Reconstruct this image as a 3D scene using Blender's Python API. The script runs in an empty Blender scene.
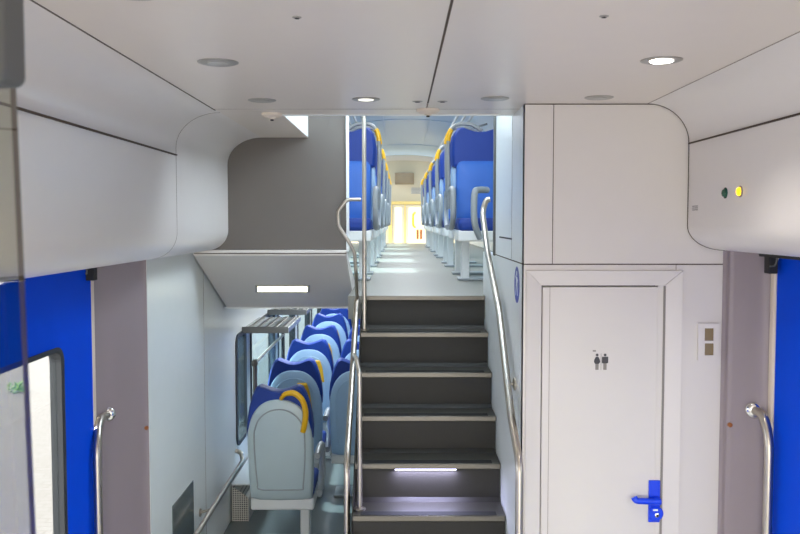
import bpy, bmesh, math, random
from mathutils import Vector, Matrix
random.seed(4)
SC = bpy.context.scene
COL = SC.collection
R = math.radians
EYE = 2.3
F = 850.0
PITCH = math.atan(46.0 / F)

# ------------------------------------------------------------ camera, world, light, exposure
cd = bpy.data.cameras.new('camera')
cam = bpy.data.objects.new('camera', cd)
COL.objects.link(cam)
cam.location = (0, 0, EYE)
cam.rotation_euler = (math.pi / 2 - PITCH, 0, 0)
cd.sensor_width = 36
cd.lens = F / 800 * 36
cd.clip_start = 0.05
cd.dof.use_dof = True
cd.dof.focus_distance = 4.6
cd.dof.aperture_fstop = 8
SC.camera = cam

world = bpy.data.worlds.new('daylight')
SC.world = world
world.use_nodes = True
bg = world.node_tree.nodes['Background']
bg.inputs[0].default_value = (1.0, 0.985, 0.965, 1)
bg.inputs[1].default_value = 3.7

def area(name, loc, rot, sx, sy, power, color=(1, 1, 1)):
    l = bpy.data.lights.new(name, 'AREA')
    l.shape = 'RECTANGLE'
    l.size = sx; l.size_y = sy; l.energy = power; l.color = color
    o = bpy.data.objects.new(name, l)
    COL.objects.link(o)
    o.location = loc; o.rotation_euler = rot
    return o

def portal(name, loc, rot, sx, sy):
    o = area(name, loc, rot, sx, sy, 1.0)
    o.data.cycles.is_portal = True
sun = bpy.data.lights.new('sun', 'SUN'); sun.energy = 11.0; sun.angle = R(1.5); sun.color = (1.0, 0.96, 0.88)
so = bpy.data.objects.new('sun', sun); COL.objects.link(so)
so.rotation_euler = Vector((-1.0, 0.12, 0.80)).to_track_quat('Z', 'Y').to_euler()
area('vestibule_fill', (-0.2, -0.5, 2.78), (0, 0, 0), 1.0, 1.6, 5, (1.0, 0.93, 0.86))  # added fill behind the camera, not an actual fitting
area('rear_low_fill', (0.1, -1.9, 0.70), (R(97), 0, 0), 2.4, 1.3, 5, (1.0, 0.955, 0.92))  # added low fill from the rear, standing in for daylight
area('upper_deck_fill', (0.1, 12.5, 3.72), (0, 0, 0), 0.35, 11, 80, (0.93, 0.96, 1.0))  # added fill along the upper deck, standing in for unseen lighting
area('lower_saloon_fill', (-0.70, 9.4, 1.648), (0, 0, 0), 0.2, 5.6, 32, (0.92, 0.97, 1.0))  # added fill under the saloon ceiling, standing in for unseen lighting
area('stairwell_fill', (0.51, 4.72, 3.25), Vector((1.5, 0.1, 0.72)).to_track_quat('Z', 'Y').to_euler(), 0.35, 0.9, 24, (0.76, 0.88, 1.0))  # added fill that brightens the end of the left cowl
area('seat_front_fill', (0.1, 5.35, 3.74), (R(50), 0, 0), 0.9, 0.3, 14, (0.95, 0.97, 1.0))  # added fill for the fronts of the upper seats
portal('opening_portal', (0.1, -2.0, 0.75), (R(90), 0, 0), 3.2, 1.5)
portal('left_door_portal', (-1.50, 2.45, 1.25), (0, R(-90), 0), 1.1, 3.0)
portal('right_door_portal', (1.64, 2.0, 1.25), (0, R(90), 0), 1.1, 3.0)
portal('lower_window_portal', (-1.37, 10.3, 1.0), (0, R(-90), 0), 1.0, 7.3)
portal('upper_left_portal', (-1.37, 11.8, 2.67), (0, R(-90), 0), 0.8, 10.6)
portal('upper_right_portal', (1.57, 11.8, 2.67), (0, R(90), 0), 0.8, 10.6)

vs = SC.view_settings
vs.view_transform = 'Standard'
vs.look = 'None'
vs.gamma = 1
vs.exposure = 0.88
vs.use_curve_mapping = False

# ------------------------------------------------------------ helpers
def P(px, py, X=None, Y=None, H=None):
    """point on the plane x=X, y=Y or z=EYE+H that the photograph shows at pixel px, py"""
    u = (px - 400) / F; v = (267 - py) / F
    c, s = math.cos(PITCH), math.sin(PITCH)
    d = Vector((u, c + v * s, -s + v * c))
    if X is not None: t = X / d.x
    elif Y is not None: t = Y / d.y
    else: t = H / d.z
    return Vector((0, 0, EYE)) + d * t

def lin(c):
    return tuple((v / 255 / 12.92) if v / 255 <= 0.04045 else ((v / 255 + 0.055) / 1.055) ** 2.4 for v in c)

def mat(name, rgb, rough=0.5, metal=0.0, noise=0.03, scale=12.0, bump=0.0, bscale=200.0, coat=0.0, emit=None, estr=1.0, spec=0.5):
    m = bpy.data.materials.new(name)
    m.use_nodes = True
    nt = m.node_tree; N = nt.nodes; L = nt.links
    b = N['Principled BSDF']
    c = lin(rgb)
    b.inputs['Roughness'].default_value = rough
    b.inputs['Metallic'].default_value = metal
    b.inputs['Coat Weight'].default_value = coat
    b.inputs['Specular IOR Level'].default_value = spec
    tc = N.new('ShaderNodeTexCoord')
    if noise:
        n = N.new('ShaderNodeTexNoise'); n.inputs['Scale'].default_value = scale; n.inputs['Detail'].default_value = 4
        L.new(tc.outputs['Object'], n.inputs['Vector'])
        r = N.new('ShaderNodeMix'); r.data_type = 'RGBA'
        r.inputs[6].default_value = tuple(max(0, v * (1 - noise)) for v in c) + (1,)
        r.inputs[7].default_value = tuple(min(1, v * (1 + noise)) for v in c) + (1,)
        L.new(n.outputs['Fac'], r.inputs[0])
        L.new(r.outputs[2], b.inputs['Base Color'])
    else:
        b.inputs['Base Color'].default_value = c + (1,)
    if bump:
        n2 = N.new('ShaderNodeTexNoise'); n2.inputs['Scale'].default_value = bscale
        L.new(tc.outputs['Object'], n2.inputs['Vector'])
        bp = N.new('ShaderNodeBump'); bp.inputs['Strength'].default_value = bump; bp.inputs['Distance'].default_value = 0.002
        L.new(n2.outputs['Fac'], bp.inputs['Height']); L.new(bp.outputs[0], b.inputs['Normal'])
    if emit:
        b.inputs['Emission Color'].default_value = lin(emit) + (1,)
        b.inputs['Emission Strength'].default_value = estr
    return m

def glass_mat(name, tint, gloss=0.12):
    m = bpy.data.materials.new(name); m.use_nodes = True
    nt = m.node_tree; N = nt.nodes; L = nt.links
    N.remove(N['Principled BSDF'])
    t = N.new('ShaderNodeBsdfTransparent'); t.inputs[0].default_value = lin(tint) + (1,)
    g = N.new('ShaderNodeBsdfGlossy'); g.inputs['Roughness'].default_value = 0.02
    n = N.new('ShaderNodeTexNoise'); n.inputs['Scale'].default_value = 3
    mr = N.new('ShaderNodeMapRange'); mr.inputs[3].default_value = gloss * 0.85; mr.inputs[4].default_value = gloss * 1.15
    L.new(n.outputs['Fac'], mr.inputs[0])
    x = N.new('ShaderNodeMixShader')
    L.new(mr.outputs[0], x.inputs[0]); L.new(t.outputs[0], x.inputs[1]); L.new(g.outputs[0], x.inputs[2])
    L.new(x.outputs[0], N['Material Output'].inputs[0])
    return m

M = dict(
    ceiling=mat('ceiling_laminate', (222, 212, 201), 0.30, noise=0.015, bump=0.03, bscale=60),
    cowl=mat('cowl_plastic', (224, 218, 213), 0.28, noise=0.015, bump=0.03, bscale=40),
    wall=mat('white_laminate', (216, 210, 204), 0.34, noise=0.015, bump=0.03, bscale=50),
    wallcool=mat('white_side_laminate', (226, 230, 228), 0.32, noise=0.02, bump=0.04, bscale=30),
    greywall=mat('grey_laminate', (100, 94, 88), 0.5, noise=0.03),
    pillar=mat('grey_mauve_plastic', (142, 130, 134), 0.42, noise=0.02),
    seam=mat('dark_seam', (72, 58, 44), 0.7, noise=0.05),
    seamlight=mat('pale_seam', (150, 138, 128), 0.7, noise=0.05),
    blue=mat('blue_door_paint', (0, 74, 220), 0.5, noise=0.04, scale=5, spec=0.05),
    blueh=mat('blue_handle_plastic', (10, 66, 226), 0.35, noise=0.03),
    black=mat('black_rubber', (22, 22, 24), 0.6, noise=0.1),
    gasket=mat('dark_gasket', (48, 50, 54), 0.5, noise=0.05),
    steel=mat('brushed_steel', (186, 178, 166), 0.34, 1.0, noise=0.05, scale=60, bump=0.05),
    alu=mat('nosing_aluminium', (112, 108, 100), 0.42, 1.0, noise=0.08, scale=80),
    chrome=mat('chrome', (225, 222, 218), 0.12, 1.0, noise=0.02),
    tread=mat('step_rubber', (58, 56, 50), 0.46, noise=0.16, scale=160, bump=0.2, bscale=300),
    riser=mat('riser_rubber', (42, 40, 35), 0.6, noise=0.22, scale=140, bump=0.15, bscale=260),
    insert=mat('black_grip_strip', (24, 24, 24), 0.85, noise=0.3, scale=200),
    floor=mat('floor_vinyl', (166, 166, 164), 0.4, noise=0.10, scale=90),
    upfloor=mat('upper_floor_vinyl', (140, 140, 132), 0.5, noise=0.08, scale=60, spec=0.12),
    shellg=mat('silver_grey_shell', (180, 197, 201), 0.30, noise=0.03),
    shellb=mat('pale_blue_shell', (158, 192, 222), 0.30, noise=0.03),
    seatblue=mat('blue_seat_cloth', (8, 54, 142), 0.6, noise=0.10, scale=200, bump=0.1),
    seatlight=mat('blue_back_cloth', (42, 104, 196), 0.5, noise=0.08, scale=200, bump=0.1),
    yellow=mat('yellow_grip_plastic', (226, 176, 20), 0.38, noise=0.04),
    arm=mat('grey_armrest', (150, 158, 162), 0.4, noise=0.03),
    legw=mat('white_seat_frame', (226, 230, 230), 0.35, noise=0.02),
    tubeg=mat('grey_grip_tube', (140, 146, 148), 0.35, noise=0.03),
    lampring=mat('lamp_ring', (176, 172, 166), 0.4, 0.6, noise=0.03),
    lampoff=mat('lamp_lens', (168, 166, 160), 0.3, noise=0.04),
    lampon=mat('lit_lamp_lens', (255, 255, 250), 0.3, noise=0, emit=(255, 250, 240), estr=14),
    lampdim=mat('dim_lamp_lens', (235, 235, 225), 0.3, noise=0, emit=(255, 250, 235), estr=0.7),
    strip=mat('lit_step_strip', (240, 240, 255), 0.3, noise=0, emit=(206, 205, 255), estr=4),
    tube=mat('lit_soffit_lens', (255, 255, 230), 0.3, noise=0, emit=(255, 250, 205), estr=2.6),
    beige=mat('beige_plastic', (222, 208, 190), 0.5, noise=0.03),
    amber=mat('lit_amber_lens', (255, 200, 20), 0.3, noise=0, emit=(255, 196, 10), estr=2.4),
    green=mat('dark_green_lens', (34, 84, 66), 0.25, noise=0.05),
    ink=mat('dark_ink', (70, 68, 70), 0.6, noise=0.03),
    midink=mat('grey_ink', (140, 134, 128), 0.6, noise=0.03),
    signblue=mat('blue_sticker', (36, 62, 168), 0.4, noise=0.03),
    signwhite=mat('white_sticker', (225, 232, 240), 0.4, noise=0.03),
    rust=mat('orange_latch', (150, 88, 40), 0.5, noise=0.1),
    display=mat('dark_display', (128, 108, 72), 0.25, noise=0.15, scale=8),
    darkpane=mat('dark_panel', (84, 92, 90), 0.15, noise=0.2, scale=3),
    farwall=mat('far_bulkhead', (204, 192, 166), 0.5, noise=0.03),
    upceil=mat('upper_ceiling_panel', (176, 200, 220), 0.4, noise=0.03),
    rack=mat('rack_metal', (150, 152, 150), 0.25, 0.8, noise=0.08, scale=20),
    heater=mat('heater_cover', (196, 192, 182), 0.5, noise=0.04),
    bracket=mat('grey_cast_bracket', (96, 98, 96), 0.45, 0.3, noise=0.06),
    brownedge=mat('brown_edge_seal', (66, 54, 46), 0.5, noise=0.06),
    tan=mat('tan_door_leaf', (222, 196, 120), 0.4, noise=0.04),
)
M['glass'] = glass_mat('window_glass', (236, 240, 240), 0.08)
M['glasscool'] = glass_mat('saloon_window_glass', (205, 222, 228), 0.08)
M['pane'] = glass_mat('screen_glass', (230, 230, 220), 0.20)

# paved ground outside
def brick_mat():
    m = bpy.data.materials.new('paving'); m.use_nodes = True
    N = m.node_tree.nodes; L = m.node_tree.links
    tc = N.new('ShaderNodeTexCoord'); b = N.new('ShaderNodeTexBrick')
    b.inputs['Color1'].default_value = lin((96, 91, 90)) + (1,)
    b.inputs['Color2'].default_value = lin((92, 86, 84)) + (1,)
    b.inputs['Mortar'].default_value = lin((80, 73, 70)) + (1,)
    b.inputs['Scale'].default_value = 2.6; b.inputs['Mortar Size'].default_value = 0.018
    L.new(tc.outputs['Object'], b.inputs['Vector'])
    L.new(b.outputs[0], N['Principled BSDF'].inputs['Base Color'])
    N['Principled BSDF'].inputs['Roughness'].default_value = 0.8
    return m
M['paving'] = brick_mat()

def perf_mat():
    m = mat('perforated_cover', (190, 188, 180), 0.5, noise=0)
    N = m.node_tree.nodes; L = m.node_tree.links
    tc = N.new('ShaderNodeTexCoord'); v = N.new('ShaderNodeTexVoronoi'); v.inputs['Scale'].default_value = 60
    v.inputs['Randomness'].default_value = 0
    c = N.new('ShaderNodeValToRGB'); c.color_ramp.elements[0].position = 0.30; c.color_ramp.elements[1].position = 0.36
    c.color_ramp.elements[0].color = (0.03, 0.03, 0.03, 1); c.color_ramp.elements[1].color = lin((196, 192, 182)) + (1,)
    L.new(tc.outputs['Object'], v.inputs['Vector']); L.new(v.outputs['Distance'], c.inputs[0])
    L.new(c.outputs[0], N['Principled BSDF'].inputs['Base Color'])
    return m
M['perf'] = perf_mat()

def wloc(o):
    v = Vector((0, 0, 0))
    while o: v += o.location; o = o.parent
    return v

class MB:
    """collects shapes given in world coordinates, links them as one mesh object"""
    def __init__(s): s.bm = bmesh.new()
    def poly(s, verts, faces):
        vs_ = [s.bm.verts.new(v) for v in verts]
        for f in faces:
            try: s.bm.faces.new([vs_[i] for i in f])
            except ValueError: pass
        return s
    def box(s, x0, x1, y0, y1, z0, z1):
        v = [(x, y, z) for x in (x0, x1) for y in (y0, y1) for z in (z0, z1)]
        return s.poly(v, [(0, 1, 3, 2), (4, 6, 7, 5), (0, 4, 5, 1), (2, 3, 7, 6), (0, 2, 6, 4), (1, 5, 7, 3)])
    def prism(s, pts, a, b, axis='y', holes=()):
        """pts in the plane normal to axis; 'y': (x,z); 'x': (y,z); 'z': (x,y)"""
        def to3(p, t):
            if axis == 'y': return (p[0], t, p[1])
            if axis == 'x': return (t, p[0], p[1])
            return (p[0], p[1], t)
        if not holes:
            n = len(pts)
            v = [to3(p, a) for p in pts] + [to3(p, b) for p in pts]
            return s.poly(v, [tuple(range(n))[::-1], tuple(range(n, 2 * n))] + [(i, (i + 1) % n, n + (i + 1) % n, n + i) for i in range(n)])
        t = bmesh.new(); edges = []
        for loop in [pts] + list(holes):
            vv = [t.verts.new(to3(p, a)) for p in loop]
            for i in range(len(vv)): edges.append(t.edges.new((vv[i], vv[(i + 1) % len(vv)])))
        bmesh.ops.triangle_fill(t, use_beauty=True, use_dissolve=False, edges=edges)
        ex = bmesh.ops.extrude_face_region(t, geom=t.faces[:])
        d = Vector(to3((0, 0), b)) - Vector(to3((0, 0), a))
        bmesh.ops.translate(t, vec=d, verts=[e for e in ex['geom'] if isinstance(e, bmesh.types.BMVert)])
        t.verts.index_update()
        s.poly([v.co.copy() for v in t.verts], [tuple(v.index for v in f.verts) for f in t.faces])
        t.free()
        return s
    def tube(s, pts, r, n=12, caps=True, flat=1.0):
        pts = [Vector(p) for p in pts]
        N = len(pts); rings = []
        tang = [((pts[min(i + 1, N - 1)] - pts[max(i - 1, 0)]).normalized()) for i in range(N)]
        up = Vector((0, 0, 1)) if abs(tang[0].z) < 0.9 else Vector((0, 1, 0))
        u = (up - tang[0] * up.dot(tang[0])).normalized()
        for i in range(N):
            u = (u - tang[i] * u.dot(tang[i])).normalized()
            w = tang[i].cross(u)
            rr = r[i] if isinstance(r, (list, tuple)) else r
            rings.append([s.bm.verts.new(pts[i] + (u * math.cos(2 * math.pi * k / n) * flat + w * math.sin(2 * math.pi * k / n)) * rr) for k in range(n)])
        for i in range(N - 1):
            for k in range(n):
                s.bm.faces.new((rings[i][k], rings[i][(k + 1) % n], rings[i + 1][(k + 1) % n], rings[i + 1][k]))
        if caps:
            s.bm.faces.new(rings[0][::-1]); s.bm.faces.new(rings[-1])
        return s
    def loops(s, loops, cap0=True, cap1=True):
        rings = [[s.bm.verts.new(p) for p in l] for l in loops]
        n = len(rings[0])
        for i in range(len(rings) - 1):
            for k in range(n):
                s.bm.faces.new((rings[i][k], rings[i][(k + 1) % n], rings[i + 1][(k + 1) % n], rings[i + 1][k]))
        if cap0: s.bm.faces.new(rings[0][::-1])
        if cap1: s.bm.faces.new(rings[-1])
        return s
    def disc(s, c, axis, prof, n=28):
        """lathe: prof = list of (radius, offset along axis)"""
        c = Vector(c); a = Vector(axis).normalized()
        u = a.orthogonal().normalized(); w = a.cross(u)
        return s.loops([[c + a * o + (u * math.cos(2 * math.pi * k / n) + w * math.sin(2 * math.pi * k / n)) * r for k in range(n)] for r, o in prof])
    def pillow(s, outline, levels, fn=None):
        """outline (x,z) list; levels (scale, y)"""
        cx = sum(p[0] for p in outline) / len(outline); cz = sum(p[1] for p in outline) / len(outline)
        L = []
        for sc, y in levels:
            ring = [Vector((cx + (p[0] - cx) * sc, y, cz + (p[1] - cz) * sc)) for p in outline]
            if fn: ring = [fn(v) for v in ring]
            L.append(ring)
        return s.loops(L)
    def build(s, name, m, parent=None, smooth=False, bevel=0.0, kind=None):
        bmesh.ops.recalc_face_normals(s.bm, faces=s.bm.faces[:])
        me = bpy.data.meshes.new(name)
        if parent is not None: org = wloc(parent)
        else:
            xs = [v.co for v in s.bm.verts]
            org = Vector(((min(v.x for v in xs) + max(v.x for v in xs)) / 2, (min(v.y for v in xs) + max(v.y for v in xs)) / 2, min(v.z for v in xs)))
        bmesh.ops.translate(s.bm, vec=-org, verts=s.bm.verts[:])
        s.bm.to_mesh(me); s.bm.free()
        me.materials.append(m)
        o = bpy.data.objects.new(name, me); COL.objects.link(o)
        if parent is not None: o.parent = parent
        else: o.location = org
        if smooth:
            for p in me.polygons: p.use_smooth = True
            me.set_sharp_from_angle(angle=R(38))
        if bevel:
            b = o.modifiers.new('bevel', 'BEVEL'); b.width = bevel; b.segments = 3; b.limit_method = 'ANGLE'
            b.angle_limit = R(35)
            if not smooth:
                for p in me.polygons: p.use_smooth = True
                me.set_sharp_from_angle(angle=R(50))
        if kind: o['kind'] = kind
        return o

def struct(o): o['kind'] = 'structure'; return o
def empty(name, loc):
    o = bpy.data.objects.new(name, None); COL.objects.link(o); o.location = loc; o.empty_display_size = 0.1
    return o
def tag(o, label, cat, group=None):
    o['label'] = label; o['category'] = cat
    if group: o['group'] = group
    return o
def smooth_path(pts, k=6):
    pts = [Vector(p) for p in pts]; out = []
    for i in range(len(pts) - 1):
        p0 = pts[max(i - 1, 0)]; p1 = pts[i]; p2 = pts[i + 1]; p3 = pts[min(i + 2, len(pts) - 1)]
        for j in range(k):
            t = j / k
            out.append(0.5 * ((2 * p1) + (-p0 + p2) * t + (2 * p0 - 5 * p1 + 4 * p2 - p3) * t * t + (-p0 + 3 * p1 - 3 * p2 + p3) * t ** 3))
    out.append(pts[-1]); return out
def round_path(pts, rad=0.05, k=5):
    """polyline with its corners rounded"""
    pts = [Vector(p) for p in pts]; out = [pts[0]]
    for i in range(1, len(pts) - 1):
        a, b, c = pts[i - 1], pts[i], pts[i + 1]
        r1 = min(rad, (a - b).length * 0.45); r2 = min(rad, (c - b).length * 0.45)
        s_ = b + (a - b).normalized() * r1; e = b + (c - b).normalized() * r2
        for j in range(k + 1):
            t = j / k
            out.append((1 - t) ** 2 * s_ + 2 * t * (1 - t) * b + t * t * e)
    out.append(pts[-1]); return out
def rrect(a0, a1, b0, b1, r, n=6):
    out = []
    for (ca, cb, st) in ((a1 - r, b1 - r, 0), (a0 + r, b1 - r, 90), (a0 + r, b0 + r, 180), (a1 - r, b0 + r, 270)):
        for j in range(n + 1):
            t = R(st + 90 * j / n); out.append((ca + r * math.cos(t), cb + r * math.sin(t)))
    return out

E = EYE
# key levels
HC = 0.516            # vestibule ceiling above the eye
HS = -0.183           # panel seam
UF = 1.816            # upper floor
ZT = 3.78             # lavatory wall
ZB = 5.30             # grey bulkhead
XW = 0.551            # stair-side wall
XL, XR = -1.30, 1.50
UC = 3.80             # upper ceiling apex
FAR = 18.7
LCE = 1.666           # lower saloon ceiling

# ------------------------------------------------------------ structure: floors and ceilings
struct(MB().box(-1.6, 1.7, -2.0, 4.30, -0.12, 0.0).build('floor', M['floor']))
M['salfloor'] = mat('saloon_floor_vinyl', (98, 104, 104), 0.3, noise=0.10, scale=90)
struct(MB().box(-1.6, 1.7, 4.302, 17.0, -0.12, 0.0).build('floor', M['salfloor']))
struct(MB().prism([(-0.335, 5.482), (XR, 5.482), (XR, FAR), (XL, FAR), (XL, 6.41), (-0.335, 6.41)], LCE, UF, 'z').build('floor', M['upfloor']))

# vestibule ceiling: outline seen from below, with the stairwell left open
cl = [(-1.5, -2.0), (0.119, -2.0), (0.119, 4.16), (-0.57, 4.16), (-0.57, ZB), (-1.5, ZB)]
ceil = struct(MB().prism(cl, E + HC, E + HC + 0.09, 'z').build('ceiling', M['ceiling']))
struct(MB().prism([(0.125, -2.0), (1.62, -2.0), (1.62, 4.16), (0.125, 4.16)], E + HC, E + HC + 0.09, 'z').build('ceiling', M['ceiling']))
struct(MB().box(0.1185, 0.1255, -2.0, 3.76, E + HC - 0.001, E + HC + 0.02).build('trim_1', M['seam']))
# slight edge strip along the stairwell lip
struct(MB().box(-0.57, XW, 4.16, 4.185, E + HC - 0.004, E + HC + 0.12).build('trim_2', M['wallcool']))
struct(MB().box(-1.04, 1.10, 3.955, 3.959, E + HC - 0.0008, E + HC + 0.01).build('trim_3', M['seamlight']))

# ------------------------------------------------------------ door header cowls
def arc(cx, cz, rx, rz, a0, a1, n=12):
    return [(cx + rx * math.cos(R(a0 + (a1 - a0) * i / n)), cz + rz * math.sin(R(a0 + (a1 - a0) * i / n))) for i in range(n + 1)]
Lp = arc(-0.857, E + 0.350, 0.213, 0.166, 90, 180) + [(-1.07, E - 0.055)] + arc(-1.20, E - 0.055, 0.13, 0.127, 0, -90)[1:] + [(-1.27, E - 0.183)]
left_cowl = struct(MB().prism(Lp + [(-1.50, E - 0.183), (-1.50, E + HC)], -1.5, ZB, 'y').build('wall_left_header', M['cowl'], smooth=True))
left_cowl.name = 'wall_left'
Rp = arc(1.09, E + 0.340, 0.186, 0.176, 90, 0) + [(1.276, E - 0.02)] + arc(1.44, E - 0.02, 0.164, 0.109, 0 + 180, 270)[1:]
right_cowl = struct(MB().prism(Rp + [(1.66, E - 0.131), (1.66, E + HC)], -1.5, ZT - 0.004, 'y').build('wall_right', M['cowl'], smooth=True))

def seam_ring(prof, y, w, out, name, parent, m):
    """thin joint that follows a profile"""
    n = len(prof); b = MB()
    ins = []
    for i, p in enumerate(prof):
        a = Vector(prof[max(i - 1, 0)]); c = Vector(prof[min(i + 1, n - 1)])
        t = (c - a).normalized(); nn = Vector((-t.y, t.x)) * out
        ins.append((p[0] + nn.x, p[1] + nn.y))
    for i in range(n - 1):
        v = [(prof[i][0], y, prof[i][1]), (prof[i + 1][0], y, prof[i + 1][1]), (ins[i + 1][0], y, ins[i + 1][1]), (ins[i][0], y, ins[i][1])]
        v += [(a_, y + w, c_) for a_, _, c_ in v]
        b.poly(v, [(0, 1, 2, 3), (4, 7, 6, 5), (0, 4, 5, 1), (3, 2, 6, 7)])
    return b.build(name, m, parent)
seam_ring(Lp, 4.08, 0.004, 0.0012, 'panel_joint', left_cowl, M['seamlight'])
MB().box(-1.0715, -1.06, -1.4, 4.07, E + 0.311, E + 0.317).build('panel_joint', M['seam'], left_cowl)
MB().box(-0.865, -0.859, -1.4, 4.0, E + HC - 0.0012, E + HC + 0.01).build('panel_joint', M['seam'], left_cowl)
seam_ring(Rp, ZT - 0.008, 0.004, -0.002, 'panel_joint', right_cowl, M['seam'])
MB().box(1.27, 1.2775, -1.4, ZT - 0.01, E + 0.338, E + 0.344).build('panel_joint', M['seam'], right_cowl)
MB().box(1.088, 1.092, -1.4, ZT - 0.01, E + HC - 0.0012, E + HC + 0.01).build('panel_joint', M['seamlight'], right_cowl)

# ------------------------------------------------------------ grey bulkhead, fascia, soffit
gw = [(-1.30, E - 0.18), (-0.323, E - 0.18), (-0.323, E + 1.45), (-0.57, E + 1.45), (-0.57, E + HC + 0.09), (-1.30, E + HC + 0.09)]
struct(MB().prism(gw, ZB, ZB + 0.05, 'y').build('wall_back', M['greywall'], bevel=0.004))
struct(MB().box(-0.60, -0.5685, 4.186, ZB, E + HC + 0.002, E + 1.45).build('wall_left', M['wallcool']))
sof = struct(MB().prism([(ZB - 0.01, E - 0.20), (ZB - 0.01, E - 0.215), (6.27, LCE), (6.40, LCE + 0.15), (ZB + 0.05, E - 0.182)], -1.285, -0.335, 'x').build('ceiling', M['wall']))
struct(MB().box(-1.285, -0.335, ZB - 0.02, ZB + 0.05, E - 0.199, E - 0.180).build('trim_4', M['wall'], bevel=0.003))
struct(MB().box(-1.285, -0.335, ZB - 0.014, ZB + 0.04, E - 0.204, E - 0.199).build('trim_5', M['seam']))
struct(MB().box(-0.335, -0.318, ZB - 0.012, ZB + 0.05, E - 0.19, E + 1.45).build('trim_11', M['legw'], bevel=0.003))
# soffit lamp
a = P(258, 290, Y=5.85); 
def soff(px, py, lift=0.0):
    # point on sloping underside
    y0, z0, y1, z1 = ZB - 0.01, E - 0.215, 6.27, LCE
    k = (z1 - z0) / (y1 - y0)
    u = (px - 400) / F; v = (267 - py) / F
    c, s = math.cos(PITCH), math.sin(PITCH)
    d = Vector((u, c + v * s, -s + v * c))
    t = (z0 - k * y0 - E) / (d.z - k * d.y)
    n = Vector((0, k, -1)).normalized()
    return Vector((0, 0, E)) + d * t + n * lift
def soff_patch(x0, x1, y0, y1, lift, name, m, parent=None, r=0.0):
    cs = [(x0, y1), (x1, y1), (x1, y0), (x0, y0)]
    lo = [soff(*c, lift=-0.004) for c in cs]; hi = [soff(*c, lift=lift) for c in cs]
    return MB().loops([lo, hi]).build(name, m, parent, bevel=0.004)
c0 = soff(283, 288)
sl = tag(empty('strip_lamp', c0), 'lit warm white strip lamp recessed in the sloping soffit below the grey wall', 'lamp')
soff_patch(255, 310, 285.0, 292.0, 0.004, 'lamp_frame', M['lampring'], sl)
soff_patch(257.5, 307.5, 286.2, 291.0, 0.007, 'lamp_lens', M['tube'], sl)

# ------------------------------------------------------------ left side wall (white panel beside stairs)
lw = struct(MB().box(XL - 0.06, XL, 4.36, 6.62, 0, E - 0.183).build('wall_left', M['wallcool']))
MB().box(XL - 0.01, XL + 0.0012, 5.60, 5.604, 0, E - 0.2).build('panel_joint', M['seamlight'], lw)
pp = [P(172, 502, X=XL), P(193, 484, X=XL), P(193, 548, X=XL), P(172, 560, X=XL)]
yy0, yy1 = pp[0].y, pp[1].y
zt = (pp[0].z + pp[1].z) / 2
vp = MB().box(XL - 0.002, XL + 0.004, yy0, yy1, zt - 0.34, zt)
tag(vp.build('wall_panel', M['darkpane'], bevel=0.002), 'small dark glossy panel set low in the white side wall', 'panel')
s = P(186, 390, X=XL)
for (px, py) in ((191, 267), (151, 360)):
    q = P(px, py, X=XL)
# low handrail on the white wall
hr = tag(empty('handrail', (XL + 0.08, 5.6, 0.4)), 'low steel handrail along the white wall left of the stairs', 'handrail')
zr = P(232, 477, X=-1.215).z
rail = [(XL + 0.005, 6.60, zr + 0.045), (-1.25, 6.60, zr + 0.03), (-1.215, 6.48, zr + 0.0), (-1.215, 4.75, zr - 0.02), (XL + 0.005, 4.7, zr - 0.02)]
MB().tube(round_path(rail, 0.04), 0.017, 14).build('rail', M['steel'], hr, smooth=True)
for yq in (5.42, 4.95):
    b = MB().tube([(XL + 0.004, yq, zr - 0.04), (-1.215, yq, zr - 0.015)], 0.009, 10)
    b.disc((XL + 0.002, yq, zr - 0.04), (1, 0, 0), [(0.026, 0), (0.026, 0.007), (0.014, 0.010)])
    b.build('rail_bracket', M['steel'], hr, smooth=True)
q = P(118, 501, X=-1.36)

# ------------------------------------------------------------ door pillars
def pillar(pts, th, z1, name):
    """vertical sheet following plan points"""
    n = len(pts); back = [(p[0] + th, p[1] + 0.02) for p in pts]
    return struct(MB().prism(pts + back[::-1], 0, z1, 'z').build(name, M['pillar'], smooth=True))
lpts = smooth_path([(x, y, 0) for x, y in ((-1.302, 4.355), (-1.325, 4.335), (-1.365, 4.25), (-1.405, 4.165), (-1.44, 4.10), (-1.465, 4.035))], 4)
pl = pillar([(p.x, p.y) for p in lpts][::-1], -0.05, E - 0.15, 'wall_left')
rpts = smooth_path([(x, y, 0) for x, y in ((1.437, ZT - 0.002), (1.450, 3.765), (1.455, 3.745), (1.475, 3.735), (1.51, 3.70), (1.545, 3.65), (1.567, 3.632), (1.60, 3.625))], 4)
pr = pillar([(p.x, p.y) for p in rpts][::-1], 0.05, E - 0.12, 'wall_right')
struct(MB().box(-1.50, -1.452, 3.985, 4.03, 0, E - 0.24).build('trim_6', M['beige'], bevel=0.01))
struct(MB().box(1.583, 1.63, 3.585, 3.63, 0, E - 0.205).build('trim_7', M['beige'], bevel=0.01))

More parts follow.
